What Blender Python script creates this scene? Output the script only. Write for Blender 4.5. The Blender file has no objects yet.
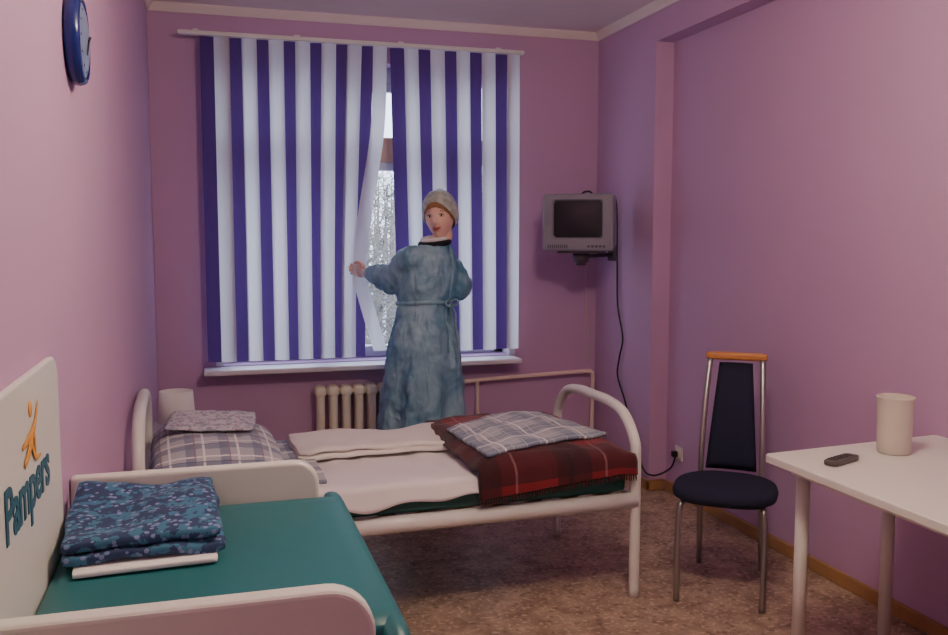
import bpy, bmesh, math, random
from mathutils import Vector, Matrix, noise, Euler
random.seed(7)
C=bpy.context.collection
D,XL,XA,XB,H,YA,ZH=5.368,-.293,2.428,2.54,2.762,4.595,2.557
YF=-1.3
def V(*a): return Vector(a)
# ---------------------------------------------------------------- materials
def s2l(c):
    return tuple((x/12.92 if x<=.04045 else ((x+.055)/1.055)**2.4) for x in c)
def rgb(r,g,b): return s2l((r/255,g/255,b/255))+(1,)
class NT:
    def __init__(s,name):
        s.m=bpy.data.materials.new(name); s.m.use_nodes=True; s.t=s.m.node_tree
        s.b=s.t.nodes['Principled BSDF']; s.o=s.t.nodes['Material Output']
    def n(s,typ,**kw):
        x=s.t.nodes.new(typ)
        for k,v in kw.items():
            if k.startswith('i_'):
                key=k[2:]; key=int(key) if key.isdigit() else key.replace('_',' ')
                if hasattr(v,'bl_idname') or hasattr(v,'is_linked'): s.t.links.new(v,x.inputs[key])
                else: x.inputs[key].default_value=v
            else: setattr(x,k,v)
        return x
    def l(s,a,b): s.t.links.new(a,b)
    def math(s,op,a,b=0.0,c=None):
        x=s.t.nodes.new('ShaderNodeMath'); x.operation=op
        for i,v in enumerate((a,b) if c is None else (a,b,c)):
            if hasattr(v,'is_linked'): s.l(v,x.inputs[i])
            else: x.inputs[i].default_value=v
        return x.outputs[0]
    def mix(s,f,a,b):
        x=s.t.nodes.new('ShaderNodeMix'); x.data_type='RGBA'
        for i,v in ((0,f),(6,a),(7,b)):
            if hasattr(v,'is_linked'): s.l(v,x.inputs[i])
            else: x.inputs[i].default_value=v
        return x.outputs[2]
def mat(name,col,rough=.6,metal=0,var=.06,scale=8,bump=0,bscale=60,**kw):
    N=NT(name); b=N.b
    tc=N.n('ShaderNodeTexCoord'); no=N.n('ShaderNodeTexNoise',i_Scale=scale,i_Detail=4.0); N.l(tc.outputs['Object'],no.inputs['Vector'])
    dark=tuple(c*(1-var*2) for c in col[:3])+(1,); lite=tuple(min(1,c*(1+var)) for c in col[:3])+(1,)
    N.l(N.mix(no.outputs[0],dark,lite),b.inputs['Base Color'])
    b.inputs['Roughness'].default_value=rough; b.inputs['Metallic'].default_value=metal
    for k,v in kw.items(): b.inputs[k.replace('_',' ')].default_value=v
    if bump:
        n2=N.n('ShaderNodeTexNoise',i_Scale=float(bscale),i_Detail=5.0); N.l(tc.outputs['Object'],n2.inputs['Vector'])
        bp=N.n('ShaderNodeBump',i_Strength=bump,i_Distance=.01); N.l(n2.outputs[0],bp.inputs['Height']); N.l(bp.outputs[0],b.inputs['Normal'])
    return N.m
def emis(name,col,st):
    N=NT(name); N.b.inputs['Base Color'].default_value=col; N.b.inputs['Emission Color'].default_value=col; N.b.inputs['Emission Strength'].default_value=st; return N.m
def stripe(N,coord,n,w,off=0.0):
    f=N.math('FRACT',N.math('MULTIPLY_ADD',coord,n,off)); return N.math('LESS_THAN',f,w)
def plaid(name,base,bands,rough=.9,bump=.3):
    N=NT(name); uv=N.n('ShaderNodeUVMap'); sx=N.n('ShaderNodeSeparateXYZ'); N.l(uv.outputs[0],sx.inputs[0])
    col=base
    for n,w,off,c,ax,fac in bands:
        s=stripe(N,sx.outputs[ax],float(n),float(w),float(off)); col=N.mix(N.math('MULTIPLY',s,float(fac)),col,c)
    N.l(col,N.b.inputs['Base Color'])
    N.b.inputs['Roughness'].default_value=rough; N.b.inputs['Sheen Weight'].default_value=.2
    tc=N.n('ShaderNodeTexCoord'); no=N.n('ShaderNodeTexNoise',i_Scale=180.0,i_Detail=2.0); N.l(tc.outputs['Object'],no.inputs['Vector'])
    bp=N.n('ShaderNodeBump',i_Strength=bump,i_Distance=.004); N.l(no.outputs[0],bp.inputs['Height']); N.l(bp.outputs[0],N.b.inputs['Normal'])
    return N.m
WALL=mat('wall_paint_lilac',rgb(198,160,200),.7,var=.03,scale=1.5,bump=.08,bscale=120)
CEIL=mat('ceiling_paint',rgb(230,218,220),.85,var=.02)
MOLD=mat('moulding_paint',rgb(236,228,222),.6,var=.02)
WHITE=mat('white_enamel',rgb(230,232,230),.3,var=.02)
WLAM=mat('white_laminate',rgb(228,228,222),.35,var=.02,scale=3)
PVC=mat('window_frame_white',rgb(215,220,228),.35,var=.02)
SILL=mat('sill_white',rgb(225,222,230),.35,var=.02)
WOODP=mat('painted_wood_ochre',rgb(225,192,155),.5,var=.08,scale=12)
BASEB=mat('baseboard_wood',rgb(176,134,88),.5,var=.12,scale=10)
STEEL=mat('satin_steel',rgb(170,168,166),.32,metal=.85,var=.04)
NAVY=mat('navy_upholstery',rgb(22,28,58),.85,var=.15,scale=60,bump=.3,bscale=300)
BEECH=mat('beech_wood',rgb(204,138,76),.4,var=.12,scale=25)
GREEN=mat('green_mattress_vinyl',rgb(38,100,94),.5,var=.08,scale=4,bump=.05)
TEAL=mat('teal_pad_vinyl',rgb(32,104,112),.42,var=.05,scale=3,bump=.06,bscale=20)
CLOCKB=mat('clock_blue_plastic',rgb(26,44,120),.2,var=.05)
FACEW=mat('clock_face',rgb(120,135,175),.3,var=.02)
BLACK=mat('black_plastic',rgb(22,22,24),.4,var=.1)
GREYP=mat('grey_bracket_paint',rgb(78,70,80),.5,var=.05)
TVGREY=mat('tv_grey_plastic',rgb(134,132,148),.45,var=.03)
TVDARK=mat('tv_bezel_dark',rgb(70,68,76),.4,var=.03)
GLASSD=mat('tv_screen_glass',rgb(30,34,40),.15,var=.02)
CREAM=mat('radiator_cream',rgb(250,242,220),.4,var=.03)
PIPE=mat('pipe_paint',rgb(242,222,212),.5,var=.04)
IVORY=mat('ivory_plastic',rgb(205,198,186),.4,var=.03)
REMOTE=mat('remote_plastic',rgb(84,82,82),.5,var=.05)
SHEET=mat('white_sheet',rgb(240,237,240),.9,var=.03,scale=6,bump=.2,bscale=25)
CREAMB=mat('cream_blanket',rgb(242,238,234),.95,var=.03,scale=8,bump=.35,bscale=60)
SKIN=mat('skin',rgb(236,196,178),.5,var=.04,scale=20)
LIP=mat('lips',rgb(178,84,84),.4)
HAIR=mat('brown_hair',rgb(150,108,70),.6,var=.25,scale=40)
EYEW=mat('eye_white',rgb(220,215,212),.2); IRIS=mat('iris',rgb(40,35,32),.2)
COLLAR=mat('white_collar',rgb(238,238,236),.8); DKTOP=mat('dark_top',rgb(18,24,40),.8)
BARK=mat('bark',rgb(140,132,126),.9,var=.25,scale=6)
SNOW=mat('snow',rgb(200,208,220),.8,var=.03)
ORANGE=mat('orange_print',rgb(235,165,60),.5); LETTER=mat('teal_print',rgb(40,98,120),.5)
SOCK=mat('socket_white',rgb(225,220,215),.4)
SHADE=mat('lampshade_white',rgb(238,238,240),.8)
SHOE=mat('shoe_cover_blue',rgb(70,110,170),.6)
def floor_mat():
    N=NT('speckled_linoleum'); tc=N.n('ShaderNodeTexCoord')
    v=N.n('ShaderNodeTexVoronoi',i_Scale=22.0); N.l(tc.outputs['Object'],v.inputs['Vector'])
    no=N.n('ShaderNodeTexNoise',i_Scale=9.0,i_Detail=8.0,i_Roughness=.7); N.l(tc.outputs['Object'],no.inputs['Vector'])
    n2=N.n('ShaderNodeTexNoise',i_Scale=45.0,i_Detail=3.0); N.l(tc.outputs['Object'],n2.inputs['Vector'])
    r=N.n('ShaderNodeValToRGB'); e=r.color_ramp.elements; e[0].position=.35; e[0].color=rgb(128,104,88); e[1].position=.65; e[1].color=rgb(190,168,146)
    N.l(no.outputs[0],r.inputs[0])
    r2=N.n('ShaderNodeValToRGB'); e=r2.color_ramp.elements; e[0].position=.56; e[0].color=(0,0,0,1); e[1].position=.62; e[1].color=(1,1,1,1); N.l(n2.outputs[0],r2.inputs[0])
    c=N.mix(N.math('MULTIPLY',r2.outputs[0],.7),r.outputs[0],rgb(214,192,168))
    sp=N.math('LESS_THAN',v.outputs['Distance'],.24); c=N.mix(N.math('MULTIPLY',sp,.5),c,rgb(86,66,58))
    N.l(c,N.b.inputs['Base Color']); N.b.inputs['Roughness'].default_value=.42; return N.m
FLOOR=floor_mat()
def slat_mat(name,col,tr):
    N=NT(name); t=N.t; t.nodes.remove(N.b)
    tc=N.n('ShaderNodeTexCoord'); no=N.n('ShaderNodeTexNoise',i_Scale=250.0); N.l(tc.outputs['Object'],no.inputs['Vector'])
    c=N.mix(no.outputs[0],tuple(x*.9 for x in col[:3])+(1,),col)
    d=N.n('ShaderNodeBsdfDiffuse'); tt=N.n('ShaderNodeBsdfTranslucent'); m=N.n('ShaderNodeMixShader',i_0=tr)
    N.l(c,d.inputs[0]); N.l(c,tt.inputs[0]); N.l(d.outputs[0],m.inputs[1]); N.l(tt.outputs[0],m.inputs[2]); N.l(m.outputs[0],N.o.inputs[0]); return N.m
SLW=slat_mat('blind_fabric_white',rgb(238,236,240),.6); SLP=slat_mat('blind_fabric_purple',rgb(94,68,138),.30)
def gown_mat():
    N=NT('blue_nonwoven_gown'); b=N.b
    tc=N.n('ShaderNodeTexCoord'); no=N.n('ShaderNodeTexNoise',i_Scale=6.0,i_Detail=5.0,i_Roughness=.6,i_Distortion=.6); N.l(tc.outputs['Object'],no.inputs['Vector'])
    r=N.n('ShaderNodeValToRGB'); e=r.color_ramp.elements; e[0].position=.35; e[0].color=rgb(92,150,182); e[1].position=.68; e[1].color=rgb(176,216,232); N.l(no.outputs[0],r.inputs[0])
    N.l(r.outputs[0],b.inputs['Base Color']); b.inputs['Roughness'].default_value=.45
    n2=N.n('ShaderNodeTexNoise',i_Scale=11.0,i_Detail=2.0,i_Distortion=.6); mp=N.n('ShaderNodeMapping'); mp.inputs['Scale'].default_value=(1.2,1.2,.5); N.l(tc.outputs['Object'],mp.inputs[0]); N.l(mp.outputs[0],n2.inputs['Vector'])
    bp=N.n('ShaderNodeBump',i_Strength=.75,i_Distance=.06); N.l(n2.outputs[0],bp.inputs['Height']); N.l(bp.outputs[0],b.inputs['Normal'])
    tl=N.n('ShaderNodeBsdfTranslucent'); N.l(r.outputs[0],tl.inputs[0]); m=N.n('ShaderNodeMixShader',i_0=.22); N.l(b.outputs[0],m.inputs[1]); N.l(tl.outputs[0],m.inputs[2]); N.l(m.outputs[0],N.o.inputs[0])
    return N.m
GOWN=gown_mat()
def cap_mat():
    N=NT('cap_sheer'); b=N.b; b.inputs['Base Color'].default_value=rgb(215,238,234); b.inputs['Roughness'].default_value=.5
    tr=N.n('ShaderNodeBsdfTransparent'); m=N.n('ShaderNodeMixShader'); tc=N.n('ShaderNodeTexCoord'); no=N.n('ShaderNodeTexNoise',i_Scale=22.0,i_Detail=2.0); N.l(tc.outputs['Object'],no.inputs['Vector'])
    N.l(N.math('MULTIPLY_ADD',no.outputs[0],.9,.10),m.inputs[0]); N.l(tr.outputs[0],m.inputs[1]); N.l(b.outputs[0],m.inputs[2]); N.l(m.outputs[0],N.o.inputs[0]); return N.m
CAP=cap_mat()
def floral(name,base,c1,c2,sc):
    N=NT(name); tc=N.n('ShaderNodeTexCoord'); v=N.n('ShaderNodeTexVoronoi',i_Scale=float(sc)); N.l(tc.outputs['Object'],v.inputs['Vector'])
    no=N.n('ShaderNodeTexNoise',i_Scale=sc*.8,i_Detail=4.0); N.l(tc.outputs['Object'],no.inputs['Vector'])
    a=N.math('GREATER_THAN',no.outputs[0],.52); c=N.mix(a,base,c1); d=N.math('LESS_THAN',v.outputs['Distance'],.28); c=N.mix(d,c,c2)
    N.l(c,N.b.inputs['Base Color']); N.b.inputs['Roughness'].default_value=.9; return N.m
TOWELM=floral('dark_blue_floral',rgb(44,62,100),rgb(60,112,144),rgb(122,134,180),62)
FLORL=floral('pale_floral',rgb(204,204,214),rgb(160,166,188),rgb(170,142,154),50)
g=rgb
PLG=plaid('grey_blue_plaid',g(182,186,196),[(4,.30,0,g(104,118,152),0,.65),(4,.30,.1,g(104,118,152),1,.65),(4,.07,.5,g(240,238,238),0,.9),(4,.07,.6,g(240,238,238),1,.9),(4,.05,.75,g(150,124,130),0,.7),(4,.05,.8,g(80,92,126),1,.7)])
PLR=plaid('red_plaid_wool',g(124,20,34),[(2.2,.38,.15,g(44,10,20),0,.75),(2.2,.38,.3,g(44,10,20),1,.75),(2.2,.025,.62,g(190,150,150),0,.3),(2.2,.02,.75,g(190,150,150),1,.25),(2.2,.03,.02,g(20,12,24),0,.8)],bump=.6)
PLB=plaid('slate_plaid',g(176,182,190),[(3,.36,.1,g(104,124,152),0,.6),(3,.36,.2,g(104,124,152),1,.6),(3,.05,.6,g(240,240,240),0,.9),(3,.05,.7,g(240,240,240),1,.9),(9,.07,.2,g(215,216,220),0,.6),(9,.07,.2,g(215,216,220),1,.6)])
# ---------------------------------------------------------------- mesh helpers
def mk(name,verts,faces,m,smooth=True,uvs=None,parent=None):
    me=bpy.data.meshes.new(name); me.from_pydata([tuple(v) for v in verts],[],faces); me.update()
    if uvs:
        l=me.uv_layers.new()
        for p in me.polygons:
            for li in p.loop_indices: l.data[li].uv=uvs[me.loops[li].vertex_index]
    bm=bmesh.new(); bm.from_mesh(me); bmesh.ops.recalc_face_normals(bm,faces=bm.faces); bm.to_mesh(me); bm.free()
    for p in me.polygons: p.use_smooth=smooth
    if m: me.materials.append(m)
    o=bpy.data.objects.new(name,me); C.objects.link(o)
    if parent: o.parent=parent
    return o
def empty(name,loc=(0,0,0),rz=0):
    e=bpy.data.objects.new(name,None); e.empty_display_size=.1; e.location=loc; e.rotation_euler[2]=rz; C.objects.link(e); return e
def bev(o,w=.005,seg=3,ang=35):
    b=o.modifiers.new('bevel','BEVEL'); b.width=w; b.segments=seg; b.limit_method='ANGLE'; b.angle_limit=math.radians(ang); return o
def box(name,x0,x1,y0,y1,z0,z1,m,parent=None,bw=0):
    v=[(x,y,z) for x in (x0,x1) for y in (y0,y1) for z in (z0,z1)]
    f=[(0,1,3,2),(4,6,7,5),(0,4,5,1),(2,3,7,6),(0,2,6,4),(1,5,7,3)]
    o=mk(name,v,f,m,False,parent=parent)
    if bw: bev(o,bw)
    return o
def boxes(name,lst,m,parent=None,bw=0):
    v=[];f=[]
    for x0,x1,y0,y1,z0,z1 in lst:
        b=len(v); v+=[(x,y,z) for x in (x0,x1) for y in (y0,y1) for z in (z0,z1)]
        f+=[tuple(b+i for i in q) for q in [(0,1,3,2),(4,6,7,5),(0,4,5,1),(2,3,7,6),(0,2,6,4),(1,5,7,3)]]
    o=mk(name,v,f,m,False,parent=parent)
    if bw: bev(o,bw)
    return o
def catmull(pts,n=8):
    pts=[Vector(p) for p in pts]; out=[]
    for i in range(len(pts)-1):
        p0=pts[max(i-1,0)];p1=pts[i];p2=pts[i+1];p3=pts[min(i+2,len(pts)-1)]
        for k in range(n):
            t=k/n; out.append(.5*((2*p1)+(p2-p0)*t+(2*p0-5*p1+4*p2-p3)*t*t+(3*p1-p0-3*p2+p3)*t**3))
    out.append(pts[-1]); return out
def sweep(path,rad,seg=12,flat=1.0,up=None):
    path=[Vector(p) for p in path]; n=len(path)
    if not hasattr(rad,'__len__'): rad=[rad]*n
    if len(rad)!=n:
        rr=[]
        for i in range(n):
            t=i/(n-1)*(len(rad)-1); a=int(min(t,len(rad)-2)); rr.append(rad[a]+(rad[a+1]-rad[a])*(t-a))
        rad=rr
    T=[(path[min(i+1,n-1)]-path[max(i-1,0)]).normalized() for i in range(n)]
    u=Vector(up) if up else (Vector((0,0,1)) if abs(T[0].z)<.9 else Vector((0,1,0)))
    u=(u-T[0]*u.dot(T[0])).normalized(); vs=[];fs=[]
    for i in range(n):
        u=(u-T[i]*u.dot(T[i])).normalized(); w=T[i].cross(u)
        for k in range(seg):
            a=2*math.pi*k/seg; vs.append(path[i]+(u*math.cos(a)*flat+w*math.sin(a))*rad[i])
        if i:
            for k in range(seg): fs.append(((i-1)*seg+k,(i-1)*seg+(k+1)%seg,i*seg+(k+1)%seg,i*seg+k))
    fs.append(tuple(range(seg))[::-1]); fs.append(tuple((n-1)*seg+k for k in range(seg)))
    return vs,fs
def tube(name,path,rad,m,parent=None,seg=12,smooth=0,flat=1.0,up=None):
    if smooth: path=catmull(path,smooth)
    v,f=sweep(path,rad,seg,flat,up); return mk(name,v,f,m,True,parent=parent)
def merge(parts):
    V_=[];F_=[]
    for v,f in parts:
        b=len(V_); V_+=list(v); F_+=[tuple(b+i for i in q) for q in f]
    return V_,F_
def lathe(name,prof,m,loc=(0,0,0),seg=32,parent=None,axis='z'):
    vs=[];fs=[];n=len(prof)
    for r,z in prof:
        for k in range(seg):
            a=2*math.pi*k/seg; p=(r*math.cos(a),r*math.sin(a),z)
            if axis=='x': p=(p[2],p[0],p[1])
            vs.append(Vector(p)+Vector(loc))
    for i in range(n-1):
        for k in range(seg): fs.append((i*seg+k,i*seg+(k+1)%seg,(i+1)*seg+(k+1)%seg,(i+1)*seg+k))
    fs.append(tuple(range(seg))); fs.append(tuple((n-1)*seg+k for k in range(seg)))
    return mk(name,vs,fs,m,True,parent=parent)
def rboxm(w,d,h,r,n=14,amp=0,sc=6,seed=0):
    bm=bmesh.new(); bmesh.ops.create_cube(bm,size=2); bmesh.ops.subdivide_edges(bm,edges=bm.edges[:],cuts=n,use_grid_fill=True)
    hs=Vector((w/2,d/2,h/2))
    for v in bm.verts:
        p=Vector((v.co.x*hs.x,v.co.y*hs.y,v.co.z*hs.z)); rr=min(r,min(hs)*.98)
        q=Vector([max(-(hs[i]-rr),min(hs[i]-rr,p[i])) for i in range(3)]); dd=p-q
        if dd.length>1e-9: p=q+dd.normalized()*rr
        if amp:
            o=noise.noise_vector(p*sc+Vector((seed,seed*2,0))); p=p+o*amp
        v.co=p
    vs=[v.co.copy() for v in bm.verts]; fs=[tuple(x.index for x in f.verts) for f in bm.faces]; bm.free(); return vs,fs
def rbox(name,loc,w,d,h,r,m,rz=0,n=14,amp=0,sc=6,seed=0,parent=None):
    vs,fs=rboxm(w,d,h,r,n,amp,sc,seed); R=Matrix.Rotation(rz,3,'Z')
    uvs=[(v.x/w+.5,v.y/w+.5) for v in vs]
    return mk(name,[R@v+Vector(loc) for v in vs],fs,m,True,uvs=uvs,parent=parent)
def board(name,pts,axis,a0,a1,m,parent=None,bw=.004):
    def P(p,a): return (a,p[0],p[1]) if axis=='x' else ((p[0],a,p[1]) if axis=='y' else (p[0],p[1],a))
    n=len(pts); v=[P(p,a0) for p in pts]+[P(p,a1) for p in pts]
    f=[tuple(range(n)),tuple(range(n,2*n))]+[(i,(i+1)%n,n+(i+1)%n,n+i) for i in range(n)]
    o=mk(name,v,f,m,False,parent=parent)
    if bw: bev(o,bw,3,50)
    return o
def rpoly(x0,x1,z0,z1,r):
    out=[]
    for (cx,cz,a0),rr in zip(((x0,z0,180),(x1,z0,270),(x1,z1,0),(x0,z1,90)),r):
        sx=1 if cx==x0 else -1; sz=1 if cz==z0 else -1
        if rr<=0: out.append((cx,cz)); continue
        for k in range(9):
            a=math.radians(a0+90*k/8); out.append((cx+sx*rr+rr*math.cos(a),cz+sz*rr+rr*math.sin(a)))
    return out
def grid(name,fn,nu,nv,m,thick=0,parent=None,sub=0,uvfn=None):
    vs=[];uv=[]
    for j in range(nv+1):
        for i in range(nu+1):
            u=i/nu;v=j/nv; vs.append(fn(u,v)); uv.append(uvfn(u,v) if uvfn else (u,v))
    fs=[(j*(nu+1)+i,j*(nu+1)+i+1,(j+1)*(nu+1)+i+1,(j+1)*(nu+1)+i) for j in range(nv) for i in range(nu)]
    o=mk(name,vs,fs,m,True,uvs=uv,parent=parent)
    if thick: s=o.modifiers.new('s','SOLIDIFY'); s.thickness=thick; s.offset=0
    if sub: s=o.modifiers.new('ss','SUBSURF'); s.levels=sub; s.render_levels=sub
    return o
def nz(x,y,z=0): return noise.noise(Vector((x,y,z)))
# ---------------------------------------------------------------- room
WX0,WX1,WZ0,WZ1=.06,1.84,.72,2.5
T=.4
boxes('wall_back',[(XL-.2,WX0,D,D+T,0,H),(WX1,2.75,D,D+T,0,H),(WX0,WX1,D,D+T,0,WZ0),(WX0,WX1,D,D+T,WZ1,H)],WALL)
box('wall_left',XL-.2,XL,YF-.2,D,0,H,WALL)
boxes('wall_right',[(XA,2.75,YA,D,0,H),(XB,2.75,YF-.2,YA,0,H),(XA,XB,YF,YA,ZH,H)],WALL)
box('wall_front',XL,XB,YF-.2,YF,0,H,WALL)
box('floor',XL-.2,2.75,YF-.2,D+T,-.12,0,FLOOR)
box('ceiling',XL-.2,2.75,YF-.2,D+T,H,H+.15,CEIL)
def molding(name,p0,p1,inw):
    p0=Vector(p0);p1=Vector(p1);n=Vector(inw); prof=[(0,-.045),(.008,-.045),(.016,-.03),(.034,-.010),(.038,0),(0,0)]
    v=[p+n*a+Vector((0,0,b)) for p in (p0,p1) for a,b in prof]; k=len(prof)
    f=[(i,(i+1)%k,k+(i+1)%k,k+i) for i in range(k)]+[tuple(range(k)),tuple(range(k,2*k))]
    return mk(name,v,f,MOLD,False)
molding('trim_1',(XL,D-.001,H),(XA,D-.001,H),(0,-1,0)); molding('trim_2',(XA-.001,D,H),(XA-.001,YF,H),(-1,0,0)); molding('trim_3',(XL+.001,D,H),(XL+.001,YF,H),(1,0,0))
bev(box('baseboard_back',XL,XA,D-.018,D-.001,0.001,.06,BASEB),.004)
bev(boxes('baseboard_right',[(XA-.018,XA-.001,YA-.018,D-.02,.001,.06),(XA-.018,XB-.02,YA-.018,YA-.001,.001,.06),(XB-.018,XB-.001,YF,YA-.02,.001,.06)],BASEB),.004)
bev(box('baseboard_left',XL+.001,XL+.018,YF,D-.02,.001,.06,BASEB),.004)
# ---------------------------------------------------------------- window
W=empty('window_1')
fy0,fy1=D+.14,D+.22
boxes('frame',[(WX0,WX0+.07,fy0,fy1,WZ0,WZ1),(WX1-.07,WX1,fy0,fy1,WZ0,WZ1),(WX0,WX1,fy0,fy1,WZ1-.08,WZ1),(WX0,WX1,fy0,fy1,WZ0,WZ0+.07)],PVC,W,.006)
boxes('transom_wood',[(WX0+.07,WX1-.07,fy0-.01,fy1,1.93,2.08)],WOODP,W,.008)
boxes('mullions',[(.62,.70,fy0,fy1,WZ0+.07,1.93),(.62,.70,fy0,fy1,2.08,WZ1-.08),(1.24,1.32,fy0,fy1,WZ0+.07,1.93),(1.24,1.32,fy0,fy1,2.08,WZ1-.08)],PVC,W,.006)
boxes('sash_rails',[(.70,1.24,fy0+.01,fy1-.01,1.88,1.93),(.70,1.24,fy0+.01,fy1-.01,2.36,2.42),(.70,.75,fy0+.01,fy1-.01,.79,1.9),(1.19,1.24,fy0+.01,fy1-.01,.79,1.9)],PVC,W,.004)
GL=NT('clear_glass'); GL.t.nodes.remove(GL.b); a_=GL.n('ShaderNodeBsdfTransparent'); b_=GL.n('ShaderNodeBsdfGlossy'); b_.inputs['Roughness'].default_value=.02; m_=GL.n('ShaderNodeMixShader',i_0=.05); GL.l(a_.outputs[0],m_.inputs[1]); GL.l(b_.outputs[0],m_.inputs[2]); GL.l(m_.outputs[0],GL.o.inputs[0])
box('pane',WX0+.07,WX1-.07,fy0+.035,fy0+.041,WZ0+.07,WZ1-.08,GL.m,W)
boxes('reveal_trim',[(WX1-.012,WX1+.03,D-.006,D+.14,WZ0,WZ1),(WX0-.03,WX0+.012,D-.006,D+.14,WZ0,WZ1)],SILL,W)
bev(box('window_sill',-.04,1.86,D-.17,D+.139,.685,.715,SILL),.008)
# ---------------------------------------------------------------- blinds
B=empty('vertical_blinds')
boxes('headrail',[(-.13,1.875,D-.14,D-.10,2.575,2.598)],WHITE,B,.005)
boxes('rail_brackets',[(x,x+.03,D-.12,D-.002,2.598,2.61) for x in (-.05,.5,1.1,1.7)],WHITE,B)
ys=D-.118
def slat(name,pts,w,m,ang=0,seed=0):
    path=catmull(pts,10); n=len(path)-1; K=6
    def f(u,v):
        p=path[min(n,int(round(v*n)))]; a=ang+.12*nz(v*1.3,seed*3.1); t=(u-.5)*w
        return Vector((p.x+t*math.cos(a),p.y+t*math.sin(a)+.010*(4*(u-.5)**2-1)*1.0,p.z))
    return grid(name,f,K,n,m,0,parent=B)
for i in range(14):
    t=i/13; xt=-.01+.074*(i+.5); lean=-.09*max(0,(t-.35)/.65)**1.6
    m=SLP if i%2==0 else SLW; yo=ys+(.012 if i%2==0 else -.006)
    if i<13:
        xb=xt+lean; slat('slat_%d'%(i+1),[(xt,yo,2.572),(xt+lean*.45,yo,1.9),(xt+lean*.85,yo-.005,1.25),(xb,yo-.01,.76)],.084,m,random.uniform(-.3,.3) if i>1 else 0,i)
    else:
        slat('slat_%d'%(i+1),[(xt,yo,2.572),(.970,yo,2.1),(.885,yo-.03,1.6),(.832,5.10,1.275),(.868,5.15,1.12),(.965,5.19,.80)],.085,m,.15,i)
for i in range(10):
    xt=1.055+.0795*(i+.5); m=SLP if i%2==0 else SLW; yo=ys+(.012 if i%2==0 else -.006); le=.04*(1-i/9)
    slat('slat_%d'%(i+15),[(xt,yo,2.572),(xt+le*.4,yo,1.8),(xt+le,yo,.775)],.086,m,random.uniform(-.2,.2),i+20)
# ---------------------------------------------------------------- outside
def outside():
    box('snowy_ground',-30,40,D+T+.6,60,-1.6,-1.5,SNOW)
    parts=[]
    rnd=random.Random(3)
    for k in range(120):
        y=rnd.uniform(9,26); x=rnd.uniform(-.02,.42)*y; h=.075*y+2.7+rnd.uniform(-.4,.5); r=rnd.uniform(.03,.08)
        base=Vector((x,y,-1.5)); top=base+Vector((rnd.uniform(-.4,.4),rnd.uniform(-.3,.3),h))
        parts.append(sweep([base,base.lerp(top,.5)+Vector((rnd.uniform(-.1,.1),0,0)),top],[r,r*.7,r*.15],5))
        for j in range(20):
            t=rnd.uniform(.08,.95); p=base.lerp(top,t); a=rnd.uniform(0,6.28); L=rnd.uniform(.4,1.2)*(1.1-t*.6)
            q=p+Vector((math.cos(a)*L,math.sin(a)*L,L*rnd.uniform(.3,.9))); mid=p.lerp(q,.5)+Vector((0,0,-.08))
            parts.append(sweep([p,mid,q],[r*.35,r*.2,.005],3))
            for _ in range(3):
                s=p.lerp(q,rnd.uniform(.3,.9)); e=s+Vector((rnd.uniform(-.35,.35),rnd.uniform(-.35,.35),rnd.uniform(.0,.4))); parts.append(sweep([s,e],[.008,.004],3))
    v,f=merge(parts); mk('bare_trees',v,f,BARK,True)
outside()
# ---------------------------------------------------------------- radiator + pipes
R=empty('radiator')
parts=[]
for i in range(9):
    x=.615+i*.076
    for y in (D-.125,D-.075): parts.append(sweep(catmull([(x,y,.13),(x,y,.16),(x,y,.35),(x,y,.54),(x,y,.575)],4),[.012,.026,.024,.024,.026,.014],10))
    vs,fs=rboxm(.070,.11,.07,.028,6); parts.append(([v+Vector((x,D-.10,.56)) for v in vs],fs))
    parts.append(([v+Vector((x,D-.10,.15)) for v in vs],fs))
parts.append(sweep([(.6,D-.10,.555),(1.25,D-.10,.555)],.018,10)); parts.append(sweep([(.6,D-.10,.15),(1.25,D-.10,.15)],.018,10))
for x in (.68,1.16):
    parts.append(sweep([(x,D-.1,.001),(x,D-.1,.15)],.012,8))
v,f=merge(parts); mk('sections',v,f,CREAM,parent=R)
tube('supply_pipe',catmull([(1.25,D-.10,.555),(1.35,D-.09,.56),(1.6,D-.06,.575),(2.3,D-.06,.60),(2.36,D-.06,.595),(2.385,D-.06,.57),(2.385,D-.06,.4),(2.385,D-.06,.01)],5),.013,PIPE,R)
tube('return_pipe',catmull([(1.25,D-.10,.15),(1.4,D-.08,.15),(1.6,D-.06,.17),(1.6,D-.06,.40),(1.6,D-.06,.575)],5),.012,PIPE,R)
# ---------------------------------------------------------------- clock
cl=(XL+.001,2.26,1.918)
K=empty('wall_clock')
lathe('case',[(.02,0),(.092,0),(.100,.008),(.102,.020),(.097,.032),(.090,.035),(.086,.026)],CLOCKB,cl,48,K,'x')
dome=[(.0875,.024)]+[(.0875*math.cos(a*math.pi/2/8),.026+.016*math.sin(a*math.pi/2/8)) for a in range(1,8)]+[(.0005,.042)]
lathe('dial',dome,FACEW,cl,48,K,'x')
def handm(name,ang,L,w):
    c=Vector(cl)+Vector((.0425,0,0)); d=Vector((0,math.sin(ang),math.cos(ang))); s=Vector((0,math.cos(ang),-math.sin(ang)))
    pts=[c-d*.012-s*w,c-d*.012+s*w,c+d*L+s*w*.4,c+d*L-s*w*.4]; v=pts+[p+Vector((.002,0,0)) for p in pts]
    mk(name,v,[(0,1,2,3),(4,5,6,7),(0,1,5,4),(1,2,6,5),(2,3,7,6),(3,0,4,7)],BLACK,False,parent=K)
handm('hour_hand',1.2,.042,.004); handm('minute_hand',4.0,.062,.003)
for i in range(12):
    a=i*math.pi/6; c=Vector(cl)+Vector((.035,math.sin(a)*.070,math.cos(a)*.070)); box('tick_%d'%(i+1),c.x-.004,c.x+.001,c.y-.003,c.y+.003,c.z-.003,c.z+.003,BLACK,K)
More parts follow.
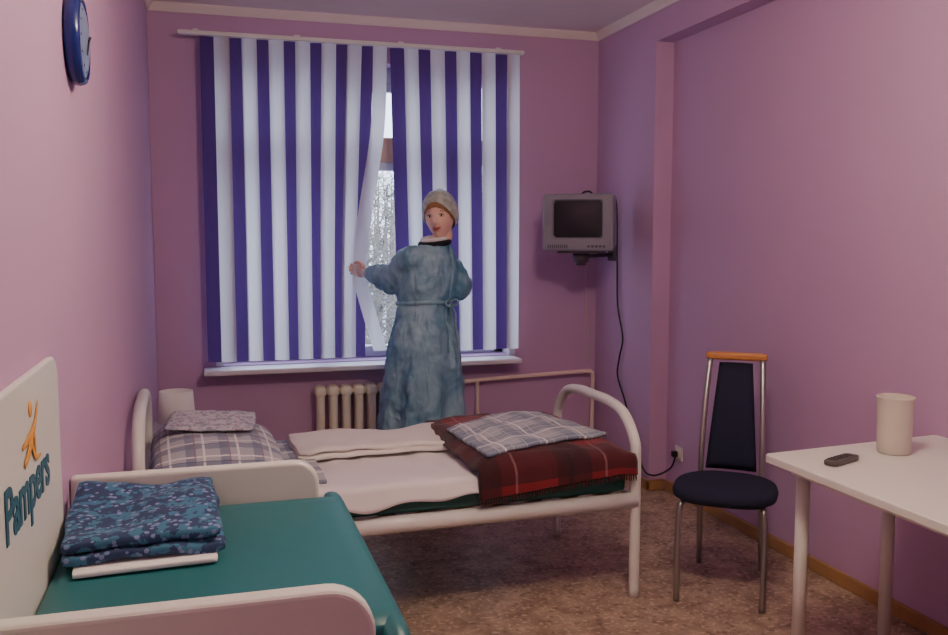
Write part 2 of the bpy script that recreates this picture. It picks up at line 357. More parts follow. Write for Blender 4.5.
# ---------------------------------------------------------------- changing table
CT=empty('changing_table'); x0=XL+.002
board('side_panel_print',rpoly(.95,1.82,.50,1.252,(.02,.02,.05,.05)),'x',x0,x0+.014,WLAM,CT,.005)
board('rail_near',rpoly(x0+.0005,.222,.55,.965,(0,0,.07,0)),'y',1.245,1.282,WLAM,CT,.009)
board('rail_far',rpoly(x0+.0005,.229,.55,.967,(0,0,.055,0)),'y',2.0,2.03,WLAM,CT,.009)
boxes('deck',[(x0+.016,.22,1.282,2.0,.80,.83)],WLAM,CT)
boxes('cabinet',[(x0+.03,.20,1.284,1.30,.02,.80),(x0+.03,.20,1.982,1.998,.02,.80),(x0+.03,.045,1.30,1.98,.02,.05),(x0+.03,.18,1.30,1.98,.38,.40),(-.258,-.24,1.30,1.98,.05,.80),(.18,.20,1.302,1.64,.05,.79),(.18,.20,1.645,1.978,.05,.79)],WLAM,CT,.002)
for i,(x,y) in enumerate(((-.2,1.32),(.16,1.32),(-.2,1.95),(.16,1.95))): lathe('foot_%d'%(i+1),[(.018,.001),(.022,.004),(.022,.02)],BLACK,(x,y,0),16,CT)
px0,px1=x0+.0145,.280
rbox('pad',((px0+px1)/2,1.641,.861),px1-px0,.708,.058,.020,TEAL,n=22,parent=CT)
rbox('pad_front_lip',(.258,1.641,.842),.045,.80,.094,.022,TEAL,n=18,parent=CT)
cu=bpy.data.curves.new('lettering','FONT'); cu.body='Pampers'; cu.size=.108; cu.extrude=.0006; cu.offset=.0025; cu.space_character=.95
to=bpy.data.objects.new('tmp',cu); C.objects.link(to); bpy.context.view_layer.update()
me=bpy.data.meshes.new_from_object(to.evaluated_get(bpy.context.evaluated_depsgraph_get())); bpy.data.objects.remove(to)
me.materials.clear(); me.materials.append(LETTER); lo=bpy.data.objects.new('lettering',me); C.objects.link(lo); lo.parent=CT
lo.location=(x0+.0152,1.325,1.045); lo.rotation_euler=(math.pi/2,0,math.pi/2)
xf=x0+.016; dy=.06; dz=-.004
tube('logo_body',[(xf,1.41+dy,1.125+dz),(xf,1.45+dy,1.14+dz),(xf,1.485+dy,1.165+dz),(xf,1.50+dy,1.14+dz),(xf,1.50+dy,1.12+dz)],[.005,.010,.010,.006,.003],ORANGE,CT,8,4,flat=.15,up=(1,0,0))
tube('logo_arms',[(xf,1.40+dy,1.155+dz),(xf,1.45+dy,1.16+dz),(xf,1.50+dy,1.17+dz),(xf,1.535+dy,1.205+dz)],[.003,.008,.008,.003],ORANGE,CT,8,4,flat=.15,up=(1,0,0))
tube('logo_leg',[(xf,1.47+dy,1.15+dz),(xf,1.50+dy,1.12+dz),(xf,1.545+dy,1.115+dz)],[.008,.006,.002],ORANGE,CT,8,4,flat=.15,up=(1,0,0))
lathe('logo_head',[(.0005,0),(.013,0),(.013,.001),(.0005,.001)],ORANGE,(x0+.0145,1.475+dy,1.203+dz),20,CT,'x')
rbox('folded_sheet',(-.125,1.755,.8985),.24,.31,.011,.005,SHEET,rz=.06,n=16,amp=.002,sc=9)
def folded(name,loc,w,d,h,m,rz,layers=3,amp=.008,seed=1,parent=None):
    parts=[]
    for i in range(layers):
        hh=h/layers; vs,fs=rboxm(w*(1-.02*i),d*(1-.03*i),hh*1.08,hh*.52,14,amp*.5,9,seed+i)
        parts.append(([v+Vector((.004*i*(-1)**i,0,-h/2+hh*(i+.5)+ .5*amp*nz(v.x*14+seed,v.y*14)+amp*1.5*nz(v.x*5+seed,v.y*5,3))) for v in vs],fs))
    v,f=merge(parts); R3=Matrix.Rotation(rz,3,'Z'); uv=[(p.x/w+.5,p.y/w+.5) for p in v]
    return mk(name,[R3@p+Vector(loc) for p in v],f,m,True,uvs=uv,parent=parent)
folded('folded_blanket',(-.128,1.805,.930),.275,.36,.042,TOWELM,.05,2,.016,5)
# ---------------------------------------------------------------- bed
BR=math.radians(1.5); BO=Vector((1.64,3.215,0))
bed=empty('hospital_bed',BO,BR)
def arch(name,lx,zt,lift):
    p=[(lx,0,.001),(lx,0,.3),(lx,0,.56),(lx,.015,zt-.12),(lx,.11,zt-.03),(lx,.25,zt-.002),(lx,.40,zt),(lx,.55,zt-.002),(lx,.69,zt-.03),(lx,.785,zt-.12),(lx,.80,.56),(lx,.80,.3),(lx,.80,.001)]
    tube(name,catmull(p,6),.022,WHITE,bed,14)
    for z in (.41,.56): tube(name+'_bar_%d'%int(z*100),[(lx,.0,z),(lx,.80,z)],.016,WHITE,bed,12)
arch('foot_arch',0,.772,0); arch('head_arch',-1.885,.85,0)
for k,y in enumerate((.0,.80)): tube('side_rail_%d'%(k+1),[(-1.885,y,.405),(0,y,.405)],.033,WHITE,bed,12,flat=1.0)
boxes('slats',[(-1.8+i*.15,-1.74+i*.15,.02,.78,.415,.43) for i in range(12)],WOODP,bed)
rbox('mattress',(-.9425,.40,.49),1.82,.79,.115,.03,GREEN,n=20,parent=bed)
def L2W(x,y,z): return Matrix.Rotation(BR,3,'Z')@Vector((x,y,z))+BO
def sheetf(u,v):
    x=-1.80+u*1.25; y=.78-v*.87
    z=.557+.008*nz(x*7,y*7)+.008*nz(x*16,y*9,2)
    if y<.0:
        dr=min(-y,.09); yy=-.012-.006*nz(x*9,0,5)-.02*dr/.09; z=.555-dr*(.75+.45*nz(x*5,2.0,1)); y=yy
    return L2W(x,y,z)
grid('bed_sheet',sheetf,70,50,SHEET,.006)
def underf(u,v):
    x=-1.62+u*.38; y=.76-v*.70; return L2W(x,y,.576+.008*nz(x*8,y*8,4))
grid('plaid_coverlet',underf,24,30,PLG,.010)
folded('cream_blanket_folded',tuple(L2W(-.95,.56,.594)),.72,.34,.045,CREAMB,BR+.03,2,.016,3)
def pillow(name,c,w,d,h,m,rz,seed=0,lean=0,n=30):
    vs=[];fs=[];uv=[]
    for s in (1,-1):
        b=len(vs)
        for j in range(n+1):
            for i in range(n+1):
                u=-1+2*i/n; v=-1+2*j/n
                e=(max(0,1-abs(u)**2.6)*max(0,1-abs(v)**2.6))**.5
                px=u*w/2*(1-.05*v*v*abs(u)); py=v*d/2*(1-.05*u*u)
                z=s*h/2*e*(1 if s>0 else .75)+.010*nz(u*3+seed,v*3,s)*(e)+ .006*nz(u*8+seed,v*8,s)*e+lean*u
                p=Matrix.Rotation(rz,3,'Z')@Vector((px,py,z))+Vector(c); vs.append(p); uv.append((i/n,j/n*d/w))
        for j in range(n):
            for i in range(n):
                q=(b+j*(n+1)+i,b+j*(n+1)+i+1,b+(j+1)*(n+1)+i+1,b+(j+1)*(n+1)+i); fs.append(q)
    o=mk(name,vs,fs,m,True,uvs=uv)
    bm=bmesh.new(); bm.from_mesh(o.data); bmesh.ops.remove_doubles(bm,verts=bm.verts,dist=.0008); bmesh.ops.recalc_face_normals(bm,faces=bm.faces); bm.to_mesh(o.data); bm.free()
    return o
pillow('bed_pillow',L2W(-1.62,.38,.645),.48,.72,.17,PLG,BR+.02,1,-.010)
pillow('small_pillow',L2W(-1.63,.48,.743),.34,.38,.035,FLORL,BR-.1,4,-.008)
def redz(lx,ly):
    uu=(lx+.70)/.67; vv=(.79-ly)/.90
    return .565+.045+.030*math.exp(-((uu-.55)/.45)**2)*math.exp(-((vv-.35)/.5)**2)+.010*nz(lx*6,ly*6,9)+.007*nz(lx*14,ly*14,3)
def redf(u,v):
    x=-.70+u*.665+.02*v; y=.775-v*.89
    z=redz(x,y)
    if u<.05: z-= (0.05-u)*.6
    if x>-.09: z-= (x+.09)*.35
    if y<.02:
        dr=min(.02-y,.13); y2=-.02-.02*math.sin(min(1,dr/.05)*1.57); z=.615-dr*(.60+.30*(1-u))-.02*(1-u); y=y2+.005*nz(x*12,1,2)
        if x>-.09: z-= (x+.09)*.2
    return L2W(x,y,z)
RB=grid('red_plaid_blanket',redf,60,70,PLR,.018,uvfn=lambda u,v:(u*.8,v*1.0))
# fringe on the front edge (part of the blanket)
fr=[]
for i in range(64):
    p=redf((i+.5)/64,1.0); fr.append(sweep([p,p+Vector((.002*nz(i*1.7,0),-.004,-.012)),p+Vector((.006*nz(i*2.3,1),-.004,-.026))],[.0035,.003,.0015],5))
v,f=merge(fr); mk('fringe',v,f,PLR,True,uvs=[(.1,.1)]*len(v),parent=RB)
PA,PB_,PC,PD=[Vector(p) for p in ((.97,3.67,0),(1.43,3.95,0),(1.59,3.39,0),(1.01,3.21,0))]
def slf(u,v):
    p=(PA*(1-u)+PB_*u)*(1-v)+(PD*(1-u)+PC*u)*v
    q=p-BO; lx=q.x*math.cos(BR)+q.y*math.sin(BR); ly=-q.x*math.sin(BR)+q.y*math.cos(BR)
    e=min(u,1-u,v,1-v); p.z=redz(lx,ly)+.020+.006*min(1,e*6)+.007*nz(u*5,v*5,7); return p
grid('slate_plaid_cover',slf,40,40,PLB,.014)
# ---------------------------------------------------------------- nightstand and lamp
NS=empty('nightstand')
boxes('body',[(-.28,.08,4.30,4.32,.05,.53),(-.28,.08,4.66,4.68,.05,.53),(-.28,-.26,4.32,4.66,.05,.53),(-.26,.08,4.32,4.66,.05,.07),(.06,.08,4.325,4.655,.08,.28),(.06,.08,4.325,4.655,.30,.51)],WLAM,NS)
box('top',-.285,.09,4.29,4.69,.53,.55,WLAM,NS,.004)
for i,(x,y) in enumerate(((-.25,4.33),(.05,4.33),(-.25,4.65),(.05,4.65))): lathe('foot_%d'%(i+1),[(.015,.001),(.015,.05)],BLACK,(x,y,0),12,NS)
TL=empty('table_lamp')
lathe('base',[(.05,.551),(.055,.558),(.05,.566),(.012,.575),(.010,.62),(.010,.66),(.005,.665)],IVORY,(-.165,4.46,0),24,TL)
lathe('shade',[(.088,.59),(.078,.735),(.074,.735),(.084,.59)],SHADE,(-.165,4.46,0),32,TL)
# ---------------------------------------------------------------- TV
fx,fyv=-.57,-.82
L=math.hypot(fx,fyv); fx/=L; fyv/=L
tvr=math.atan2(fyv,fx)+math.pi/2
TV=empty('crt_television',(2.015,4.72,1.553),tvr)
w,h=.405,.325
def ring(w,h,y,r,n=6,zo=0):
    out=[]
    for cx,cz,a0 in ((1,-1,-90),(1,1,0),(-1,1,90),(-1,-1,180)):
        for k in range(n+1):
            a=math.radians(a0+90*k/n); out.append(Vector((cx*(w/2-r)+r*math.cos(a),y,zo+cz*(h/2-r)+r*math.sin(a))))
    return out
rs=[ring(w-.02,h-.02,0,.015),ring(w,h,.008,.02),ring(w,h,.10,.02),ring(w-.02,h-.02,.11,.02),ring(w-.05,h-.05,.17,.03,zo=.0),ring(w*.55,h*.6,.33,.03,zo=-.01),ring(w*.5,h*.55,.345,.03,zo=-.01)]
n=len(rs[0]); vs=[p for r in rs for p in r]; fs=[(i*n+k,i*n+(k+1)%n,(i+1)*n+(k+1)%n,(i+1)*n+k) for i in range(len(rs)-1) for k in range(n)]
inner=ring(w-.11,h-.10,0,.02,zo=.018); innb=ring(w-.13,h-.12,.014,.02,zo=.018); b0=len(vs); vs+=inner+innb
fs+=[(k,(k+1)%n,b0+(k+1)%n,b0+k) for k in range(n)]+[(b0+k,b0+(k+1)%n,b0+n+(k+1)%n,b0+n+k) for k in range(n)]
fs.append(tuple((len(rs)-1)*n+k for k in range(n)))
mk('cabinet',vs,fs,TVGREY,False,parent=TV)
def scr(u,v):
    x=(u-.5)*(w-.125); z=(v-.5)*(h-.115)+.018; return Vector((x,.012-.010*(1-(2*u-1)**2)*(1-(2*v-1)**2),z))
grid('screen',scr,16,16,GLASSD,0,parent=TV)
boxes('speaker_grille',[(-.17+i*.012,-.164+i*.012,-.002,.004,-h/2+.015,-h/2+.035) for i in range(10)],TVDARK,TV)
boxes('buttons',[(.06+i*.022,.074+i*.022,-.004,.004,-h/2+.020,-h/2+.032) for i in range(5)],TVDARK,TV,.001)
BRK=empty('television_bracket')
zt=1.553-h/2
tp=Matrix.Rotation(tvr,3,'Z')
def TP(x,y,z): return tp@Vector((x,y,0))+Vector((2.015,4.72,z))
v=[TP(x,y,z) for x in (-.12,.12) for y in (.03,.28) for z in (zt-.014,zt-.001)]
mk('tray',v,[(0,1,3,2),(4,6,7,5),(0,4,5,1),(2,3,7,6),(0,2,6,4),(1,5,7,3)],GREYP,False,parent=BRK)
c0=TP(0,.12,zt-.01); tube('pivot',[c0,c0-Vector((0,0,.055)),c0-Vector((0,0,.06)),c0-Vector((0,0,.075))],[.05,.045,.03,.028],GREYP,BRK,14)
tube('arm',[c0-Vector((0,0,.05)),(2.22,5.10,zt-.04),(2.42,5.12,zt-.03)],.012,GREYP,BRK,10)
box('mount_plate',2.416,2.427,5.07,5.17,zt-.07,zt+.03,GREYP,BRK,.003)
tube('power_cable',catmull([TP(.05,.345,1.50),(2.30,5.08,1.62),(2.38,5.06,1.71),(2.412,5.04,1.66),(2.412,5.02,1.3),(2.41,5.0,1.05),(2.412,4.93,.86),(2.408,4.96,.74),(2.41,4.99,.62),(2.41,4.90,.50),(2.405,4.80,.38),(2.40,4.70,.28),(2.40,4.62,.13),(2.43,4.54,.10),(2.50,4.48,.15),(2.518,4.45,.225)],8),.0055,BLACK,TV.parent,8)
bpy.data.objects['power_cable'].parent=BRK
tube('aerial_cable',catmull([TP(-.02,.345,1.47),(2.28,5.15,1.42),(2.33,5.33,1.38),(2.35,5.355,1.2),(2.36,5.355,.9),(2.38,5.355,.66)],8),.0035,IVORY,BRK,6)
tube('top_cable_loop',catmull([TP(-.02,.20,zt+h+.002),TP(.0,.22,zt+h+.02),TP(.03,.26,zt+h+.015),TP(.05,.31,zt+h-.06),TP(.05,.33,zt+h-.10)],6),.006,BLACK,BRK,8)
S=empty('wall_socket'); box('plate',XB-.012,XB-.001,4.40,4.48,.205,.285,SOCK,S,.004); lathe('rim',[(.027,0),(.027,.006),(.022,.006),(.022,.002)],SOCK,(XB-.018,4.44,.245),20,S,'x')
box('plug',XB-.05,XB-.019,4.425,4.455,.228,.262,BLACK,S,.006)
# ---------------------------------------------------------------- chair
CHR=empty('dining_chair',(2.06,3.21,0),math.atan2(-.61,.79))
def seat_pts(s=1.0):
    out=[]
    for k in range(40):
        a=2*math.pi*k/40; c,s_=math.cos(a),math.sin(a); e=2/3.0
        x=math.copysign(abs(c)**e,c)*(.205-.03*max(0,s_)); y=math.copysign(abs(s_)**e,s_)*.205-.055; out.append((x*s,y*s+(-.055)*(1-s)))
    return out
rings_=[(.90,.405),(1,.418),(1.02,.435),(.99,.452),(.85,.462),(.5,.467),(.05,.468)]
vs=[];fs=[]
for s,z in rings_:
    vs+=[Vector((x,y,z)) for x,y in seat_pts(s)]
for i in range(len(rings_)-1):
    for k in range(40): fs.append((i*40+k,i*40+(k+1)%40,(i+1)*40+(k+1)%40,(i+1)*40+k))
fs+=[tuple(range(40)),tuple((len(rings_)-1)*40+k for k in range(40))]
mk('seat',vs,fs,NAVY,True,parent=CHR)
for i,s in enumerate((-1,1)):
    tube('front_leg_%d'%(i+1),catmull([(s*.165,-.235,.001),(s*.168,-.225,.2),(s*.165,-.205,.36),(s*.155,-.17,.40),(s*.145,0,.398),(s*.128,.15,.398)],6),.0125,STEEL,CHR,10)
    tube('rear_leg_%d'%(i+1),catmull([(s*.135,.235,.001),(s*.13,.20,.2),(s*.128,.175,.40),(s*.128,.195,.55),(s*.122,.25,.75),(s*.113,.315,.925)],6),[.0125,.0125,.014],STEEL,CHR,10)
tube('seat_bar_rear',[(-.128,.17,.40),(.128,.17,.40)],.010,STEEL,CHR,10); tube('seat_bar_front',[(-.155,-.17,.40),(.155,-.17,.40)],.010,STEEL,CHR,10)
vs=[];fs=[];NZ=14;NU=12
for s in (0,1):
    for j in range(NZ+1):
        v=j/NZ; ww=.108*(1-v)+.072*v; y=.175+.135*v**1.2; ed=min(1,min(v,1-v)*8)**.5
        for i in range(NU+1):
            u=-1+2*i/NU; th=.016*(1-abs(u)**4)**.5*ed
            vs.append(Vector((u*ww,y+.012*(1-u*u)+(th if s else -th),.455+v*.455)))
m1=(NU+1)*(NZ+1)
for s in (0,1):
    for j in range(NZ):
        for i in range(NU):
            a=s*m1+j*(NU+1)+i; fs.append((a,a+1,a+NU+2,a+NU+1))
o=mk('backrest',vs,fs,NAVY,True,parent=CHR); bm=bmesh.new(); bm.from_mesh(o.data); bmesh.ops.remove_doubles(bm,verts=bm.verts,dist=.0005); bmesh.ops.recalc_face_normals(bm,faces=bm.faces); bm.to_mesh(o.data); bm.free()
vs,fs=rboxm(.265,.032,.036,.012,10); mk('top_rail',[Vector((p.x,p.y+.318+.012*(1-(p.x/.155)**2),p.z+.937)) for p in vs],fs,BEECH,True,parent=CHR)
# ---------------------------------------------------------------- desk
DK=empty('desk')
board('top',[(1.762,2.52),(1.775,2.53),(2.525,2.60),(2.535,2.59),(2.535,1.06),(2.525,1.05),(1.775,1.05),(1.762,1.063)],'z',.722,.75,WLAM,DK,.004)
boxes('apron',[(1.83,2.30,2.455,2.473,.69,.722),(1.83,1.848,1.12,2.455,.69,.722),(2.452,2.47,1.12,2.455,.69,.722),(1.83,2.47,1.12,1.138,.69,.722)],WLAM,DK)
for i,(x,y) in enumerate(((1.86,2.45),(2.27,2.52),(1.86,1.13),(2.40,1.13))): tube('leg_%d'%(i+1),[(x,y,.001),(x,y,.722)],.022,WLAM,DK,20)
lathe('plastic_jug',[(.001,.7515),(.050,.7515),(.053,.756),(.054,.80),(.056,.89),(.059,.935),(.061,.94),(.058,.942),(.054,.89),(.050,.765),(.001,.762)],IVORY,(2.185,2.415,0),36)
RM=empty('remote_control',(1.925,2.35,.751),math.radians(22))
vs,fs=rboxm(.145,.045,.020,.008,8); mk('case',[p+Vector((0,0,.010)) for p in vs],fs,REMOTE,parent=RM)
boxes('buttons',[(-.058+i*.018,-.048+i*.018,-.013+j*.011,-.006+j*.011,.018,.0215) for i in range(6) for j in range(3)],BLACK,RM,.001)
# ---------------------------------------------------------------- woman
WM=empty('woman')
fb=Vector((-.66,.75,0)).normalized(); rbv=Vector((fb.y,-fb.x,0)); CC=Vector((1.13,4.74,0))
GR=[(.30,.265,.235,-.012),(.40,.26,.232,-.012),(.55,.25,.222,-.010),(.75,.228,.202,-.005),(.95,.202,.176,0),(1.06,.172,.15,0),(1.12,.158,.140,.0),(1.19,.175,.150,.0),(1.28,.185,.152,.01),(1.34,.182,.140,.015),(1.39,.155,.110,.03),(1.425,.11,.082,.045),(1.455,.068,.064,.055)]
def gownbody():
    vs=[];fs=[];seg=72
    M=70
    for j in range(M+1):
        t=j/M*(len(GR)-1); a=min(int(t),len(GR)-2); q=t-a
        z,ra,rbb,ox=[GR[a][k]+(GR[a+1][k]-GR[a][k])*q for k in range(4)]
        for k in range(seg):
            th=2*math.pi*k/seg; fl=max(0,(1.12-z))/.8; up=math.exp(-((z-1.12)/.09)**2)
            r=1+.07*fl*math.sin(th*9+1.5*math.sin(z*2))+.045*fl*math.sin(th*5+2)+.03*nz(math.cos(th)*2,math.sin(th)*2,z*6)+.03*up*math.sin(th*14)
            vs.append(CC+rbv*(ra*r*math.cos(th))+fb*(rbb*r*math.sin(th))+Vector((ox*1.2,0,z)))
    for j in range(M):
        for k in range(seg): fs.append((j*seg+k,j*seg+(k+1)%seg,(j+1)*seg+(k+1)%seg,(j+1)*seg+k))
    fs+=[tuple(range(seg)),tuple(M*seg+k for k in range(seg))]
    return vs,fs
SL=CC-rbv*.135+Vector((.02,0,1.350)); SR=CC+rbv*.135+Vector((.02,0,1.350))
EL=Vector((.975,4.82,1.240)); HL=Vector((.862,5.01,1.268)); ER=Vector((1.335,4.80,1.195)); HR=Vector((1.15,4.975,1.215))
def sleeve(S0,E,Hn,seed):
    st=S0.lerp(CC+Vector((.03,0,1.35)),.35)
    p=catmull([st,S0,S0.lerp(E,.55)+Vector((0,0,.01)),E,E.lerp(Hn,.55),Hn],8); rr=[.070,.075,.079,.080,.066,.036]
    n=len(p); R2=[]
    for i in range(n):
        t=i/(n-1)*5; a=min(int(t),4); r=rr[a]+(rr[a+1]-rr[a])*(t-a); R2.append(r*(1+.06*math.sin(i*1.3+seed)+.05*nz(i*.5,seed)))
    return sweep(p,R2,20)
v,f=merge([gownbody(),sleeve(SL,EL,HL,0),sleeve(SR,ER,HR,2)])
go=mk('gown',v,f,GOWN,True,parent=WM)
rm=go.modifiers.new('r','REMESH'); rm.mode='VOXEL'; rm.voxel_size=.009; rm.use_smooth_shade=True
sm=go.modifiers.new('sm','SMOOTH'); sm.factor=.6; sm.iterations=4
tx=bpy.data.textures.new('wr','CLOUDS'); tx.noise_scale=.09; dm=go.modifiers.new('d','DISPLACE'); dm.texture=tx; dm.strength=.03; dm.mid_level=.5; dm.texture_coords='LOCAL'
bp=[]
for k in range(41):
    th=2*math.pi*k/40; bp.append(CC+rbv*(.163*math.cos(th))+fb*(.145*math.sin(th))+Vector((0,0,1.118+.006*math.sin(th*2))))
tube('gown_belt',bp,.013,GOWN,WM,8,flat=.9)
bk_=CC-fb*.156
for i,s in enumerate((-1,1)): tube('belt_bow_%d'%(i+1),catmull([bk_+V(0,0,1.118),bk_+rbv*(.035*s)-fb*.02+V(0,0,1.135),bk_+rbv*(.06*s)-fb*.02+V(0,0,1.12),bk_+rbv*(.035*s)-fb*.022+V(0,0,1.10),bk_-fb*.01+V(0,0,1.116)],5),.006,GOWN,WM,8)
tube('belt_tie_1',catmull([bk_+V(0,0,1.118),bk_+V(-.03,-.02,1.06),bk_+V(-.01,-.045,.96),bk_+V(-.015,-.065,.86)],6),.009,GOWN,WM,8,flat=.4)
tube('belt_tie_2',catmull([bk_+V(0,0,1.118),bk_+V(.03,-.02,1.07),bk_+V(.03,-.045,.99),bk_+V(.04,-.06,.93)],6),.009,GOWN,WM,8,flat=.4)
seam=[]
for z,ra,rbb,ox in GR: seam.append(CC-fb*(rbb*1.01+.004)+rbv*.02+Vector((ox*1.2,0,z)))
tube('back_seam',catmull(seam[1:-1],3),.006,GOWN,WM,8)
tube('left_cuff',[HL-Vector((-.01,.03,0)),HL+Vector((-.012,.03,0))],[.030,.027],COLLAR,WM,14)
for s,nm in ((-1,'left'),(1,'right')):
    o_=CC+rbv*(.085*s)
    tube(nm+'_leg',catmull([o_+V(0,0,.62),o_+V(0,0,.46),o_+V(0,0,.33)-fb*.015,o_+V(0,0,.18)-fb*.005,o_+V(0,0,.06)],5),[.075,.062,.056,.042,.038],DKTOP,WM,14)
    pth=[o_-fb*.07+V(0,0,.045),o_-fb*.03+V(0,0,.052),o_+fb*.06+V(0,0,.045),o_+fb*.13+V(0,0,.034),o_+fb*.175+V(0,0,.028)]
    tube(nm+'_shoe',catmull(pth,5),[.033,.043,.040,.035,.022],SHOE,WM,14)
HS=1.07
hc=Vector((1.208,4.712,1.580)); hf=Vector((-.52,-.855,0)).normalized(); hr=Vector((hf.y,-hf.x,0)); hu=Vector((0,0,1))
tilt=Matrix.Rotation(math.radians(5),3,hf)
hr=tilt@hr; hu=tilt@hu
def HP(x,y,z): return hc+(hr*x+hf*y+hu*z)*HS
def headm():
    vs=[];fs=[];NS_,NR=120,90
    for j in range(NR+1):
        ph=math.pi*j/NR; z=math.cos(ph); s=math.sin(ph)
        for k in range(NS_):
            a=2*math.pi*k/NS_; x=s*math.cos(a); y=s*math.sin(a)
            X=x*.073; Y=y*(.088 if y>0 else .098); Z=z*.117
            if z<0:
                q=-z; X*=1-.30*q**1.3
                if y<0: Y*=1-.55*q**1.2
                else: Y*=1-.08*q
            if y>0:
                G=lambda cx,cz,sx,sz:math.exp(-((X-cx)/sx)**2-((Z-cz)/sz)**2)
                fr=min(1,y*2)
                nose=math.exp(-(X/.0105)**2)*(.022*math.exp(-((Z+.028)/.016)**2)+.010*math.exp(-((Z+.006)/.018)**2)) + .006*(G(.011,-.034,.007,.008)+G(-.011,-.034,.007,.008))
                Y+=fr*(nose-.008*(G(.031,.0,.015,.011)+G(-.031,.0,.015,.011))+.004*(G(.03,.022,.02,.008)+G(-.03,.022,.02,.008))
                  +.006*G(0,-.062,.022,.009)-.003*G(0,-.078,.02,.006)+.010*G(0,-.100,.020,.016)+.005*(G(.04,-.032,.016,.018)+G(-.04,-.032,.016,.018)))
            vs.append(HP(X,Y,Z))
    for j in range(NR):
        for k in range(NS_): fs.append((j*NS_+k,j*NS_+(k+1)%NS_,(j+1)*NS_+(k+1)%NS_,(j+1)*NS_+k))
    return vs,fs
parts=[headm()]
parts.append(sweep(catmull([HP(0,-.015,-.05),HP(0,-.02,-.11),Vector((1.175,4.735,1.42)),Vector((1.165,4.74,1.37))],5),[.05,.05,.053,.065],20))
for s in (-1,1):
    parts.append(sweep(catmull([HP(s*.071,-.012,-.030),HP(s*.079,-.016,-.010),HP(s*.083,-.022,.012),HP(s*.079,-.014,.028),HP(s*.073,-.004,.016)],4),[.005,.009,.011,.009,.004],8))
v,f=merge(parts); mk('head_and_neck',v,f,SKIN,True,parent=WM)
def ball(name,c,r,m,sc=(1,1,1),seg=16):
    vs=[];fs=[]
    for j in range(seg+1):
        for k in range(seg):
            ph=math.pi*j/seg;a=2*math.pi*k/seg; d=hr*(math.sin(ph)*math.cos(a)*sc[0])+hf*(math.sin(ph)*math.sin(a)*sc[1])+hu*(math.cos(ph)*sc[2]); vs.append(c+d*r)
    for j in range(seg):
        for k in range(seg): fs.append((j*seg+k,j*seg+(k+1)%seg,(j+1)*seg+(k+1)%seg,(j+1)*seg+k))
    return mk(name,vs,fs,m,True,parent=WM)
for s,nm in ((-1,'left'),(1,'right')):
    ball(nm+'_eye',HP(s*.030,.0665,.001),.0125*HS,EYEW,(1.05,1,.62)); ball(nm+'_iris',HP(s*.030-.001,.0755,.001),.0055*HS,IRIS,(1,.7,1))
    tube(nm+'_eyebrow',catmull([HP(s*.014,.083,.018),HP(s*.030,.080,.024),HP(s*.046,.069,.019)],4),[.0015,.0028,.001],HAIR,WM,6)
    tube(nm+'_lashes',catmull([HP(s*.018,.078,.005),HP(s*.030,.0805,.0095),HP(s*.043,.073,.005)],4),.0016,IRIS,WM,6)
tube('upper_lip',catmull([HP(-.024,.072,-.055),HP(-.010,.087,-.0585),HP(0,.0885,-.0595),HP(.010,.087,-.0585),HP(.024,.072,-.055)],4),[.001,.0035,.003,.0035,.001],LIP,WM,8)
tube('lower_lip',catmull([HP(-.022,.073,-.057),HP(-.010,.086,-.065),HP(0,.088,-.067),HP(.010,.086,-.065),HP(.022,.073,-.057)],4),[.001,.004,.0045,.004,.001],LIP,WM,8)
def shell(name,off,m,zfront,zback,bulge,amp,seed,fq=50):
    vs=[];fs=[];NS_,NR=72,36
    for j in range(NR+1):
        for k in range(NS_):
            a=2*math.pi*k/NS_; fr=(1+math.sin(a))/2; zl=zback+(zfront-zback)*fr**1.6
            phm=math.acos(max(-1,min(1,zl/.117))); ph=phm*j/NR; z=math.cos(ph);s=math.sin(ph); e=math.sin(math.pi*min(1,j/NR))**.6 if j>NR*.5 else 1
            X=s*math.cos(a)*(.073+off+bulge*e*.6);Y=s*math.sin(a)*((.088 if math.sin(a)>0 else .098)+off+bulge*e*(1.2 if math.sin(a)<0 else .4)); Z=z*.117+(off+bulge*e*.6)*max(z,0)
            if z<0 and math.sin(a)<0: Y*=1-.35*(-z)
            nn=amp*nz(X*fq+seed,Y*fq,Z*fq); d=Vector((X,Y,Z)).normalized()*nn
            vs.append(HP(X+d.x,Y+d.y,Z+d.z))
    for j in range(NR):
        for k in range(NS_): fs.append((j*NS_+k,j*NS_+(k+1)%NS_,(j+1)*NS_+(k+1)%NS_,(j+1)*NS_+k))
    return mk(name,vs,fs,m,True,parent=WM)
shell('hair',.004,HAIR,.042,-.070,.012,.004,2); shell('bouffant_cap',.008,CAP,.066,-.072,.024,.007,5,28)
cp=[]
cn=Vector((1.183,4.728,1.458))
for k in range(33):
    a=2*math.pi*k/32; cp.append(cn+Vector((math.cos(a)*.064,math.sin(a)*.062,.010*math.sin(a+1))))
tube('collar',cp,.016,COLLAR,WM,10)
tube('dark_neckline',[p-Vector((0,0,.020))+(p-cn)*.20 for p in cp],.016,DKTOP,WM,10)
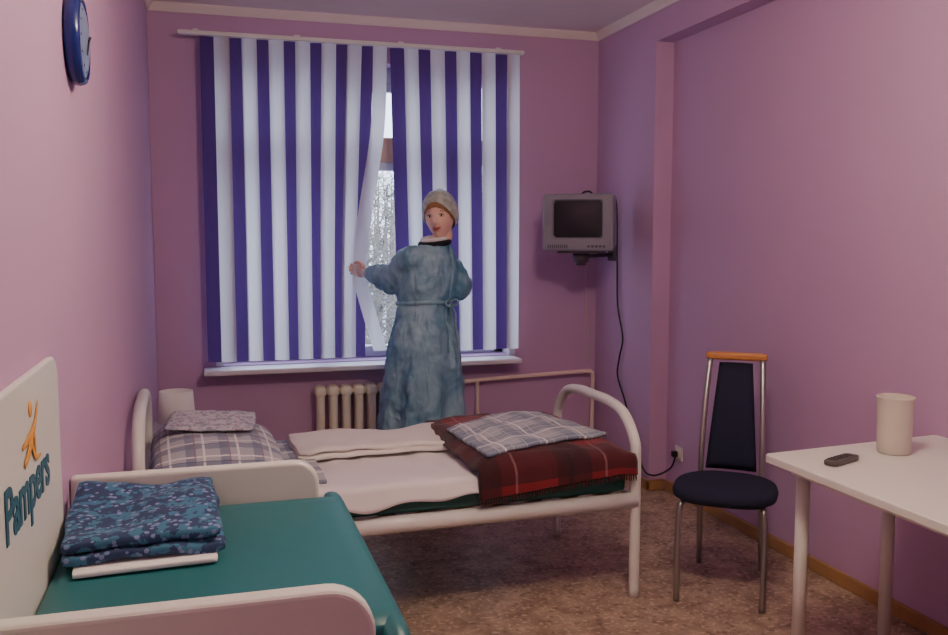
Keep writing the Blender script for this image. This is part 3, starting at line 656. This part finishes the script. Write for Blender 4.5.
def hand(name,wr,d,side,nrm,curl,thumb):
    d=d.normalized(); side=(side-d*side.dot(d)).normalized(); nrm=(nrm-d*nrm.dot(d)-side*nrm.dot(side)).normalized()
    P=lambda a,b,c: wr+d*a+side*b+nrm*c
    parts=[sweep(catmull([P(-.04,0,0),P(0,0,0),P(.03,0,0),P(.07,0,.002),P(.088,0,.004)],4),[.026,.025,.034,.040,.034],16,flat=.42,up=nrm)]
    for i,(b,L) in enumerate(((.028,.070),(.010,.078),(-.009,.072),(-.027,.058))):
        pts=[P(.075,b*.9,.003)]; a=curl*.35; p=pts[0]
        for seg,(fr,da) in enumerate(((.45,curl*.45),(.30,curl*.75),(.25,curl*.5))):
            p=p+(d*math.cos(a)+nrm*math.sin(a)+side*(b*.8)*.5)*L*fr; pts.append(p); a+=da
        parts.append(sweep(catmull(pts,4),[.0088,.0085,.0078,.0062],10))
    p0=P(.015,.026,.006); parts.append(sweep(catmull([p0,P(.035,.045,.016),P(.058,.050,.030+.01*thumb),P(.078,.040,.042)],4),[.012,.0105,.0092,.007],10))
    v,f=merge(parts); o=mk(name,v,f,SKIN,True,parent=WM); r=o.modifiers.new('r','REMESH'); r.mode='VOXEL'; r.voxel_size=.003; r.use_smooth_shade=True; s=o.modifiers.new('s','SMOOTH'); s.iterations=3; s.factor=.5
hand('left_hand',HL+Vector((-.008,.015,0)),Vector((-.25,.88,.12)),Vector((.1,0,1)),Vector((-1,-.1,0)),1.1,0)
hand('right_hand',HR,Vector((-.7,.7,.1)),Vector((0,0,1)),Vector((-.7,-.7,0)),.8,0)
# ---------------------------------------------------------------- ceiling lamp
CLm=empty('ceiling_lamp'); lx,ly=1.0,1.7
lathe('rose',[(.06,H-.001),(.065,H-.02),(.02,H-.04),(.02,H-.12),(.05,H-.13),(.05,H-.16)],WHITE,(lx,ly,0),24,CLm)
gl=[(.048,H-.16)]+[(.15*math.sin(a),H-.30+.15*math.cos(a)) for a in [.35+k*(math.pi-.36)/12 for k in range(13)]]
lathe('globe',gl,emis('opal_glass_lit',(1,.81,.60,1),82),(lx,ly,0),32,CLm)
def area(name,loc,rot,size,pw,col,shape='DISK',sy=None):
    l=bpy.data.lights.new(name,'AREA'); l.shape=shape; l.size=size
    if sy: l.size_y=sy
    l.energy=pw; l.color=col; o=bpy.data.objects.new(name,l); o.location=loc; o.rotation_euler=rot; C.objects.link(o); return o
pt=area('window_portal',((WX0+WX1)/2,D+.3,(WZ0+WZ1)/2),(-math.pi/2,0,0),WX1-WX0,1,(1,1,1),'RECTANGLE',WZ1-WZ0)
pt.data.cycles.is_portal=True
Wd=bpy.data.worlds.new('overcast'); bpy.context.scene.world=Wd; Wd.use_nodes=True; bg=Wd.node_tree.nodes['Background']; bg.inputs[0].default_value=(.70,.82,1.0,1); bg.inputs[1].default_value=5.0
# ---------------------------------------------------------------- camera
cd=bpy.data.cameras.new('camera'); cd.sensor_width=36; cd.sensor_fit='HORIZONTAL'; cd.lens=892.4/948*36; cd.clip_start=.02
cam=bpy.data.objects.new('camera',cd); C.objects.link(cam)
yaw,pit=.289,.090
f_=Vector((math.sin(yaw)*math.cos(pit),math.cos(yaw)*math.cos(pit),-math.sin(pit))); r_=Vector((math.cos(yaw),-math.sin(yaw),0)); u_=r_.cross(f_)
cam.matrix_world=Matrix(((r_.x,u_.x,-f_.x,0),(r_.y,u_.y,-f_.y,0),(r_.z,u_.z,-f_.z,1.47),(0,0,0,1)))
bpy.context.scene.camera=cam
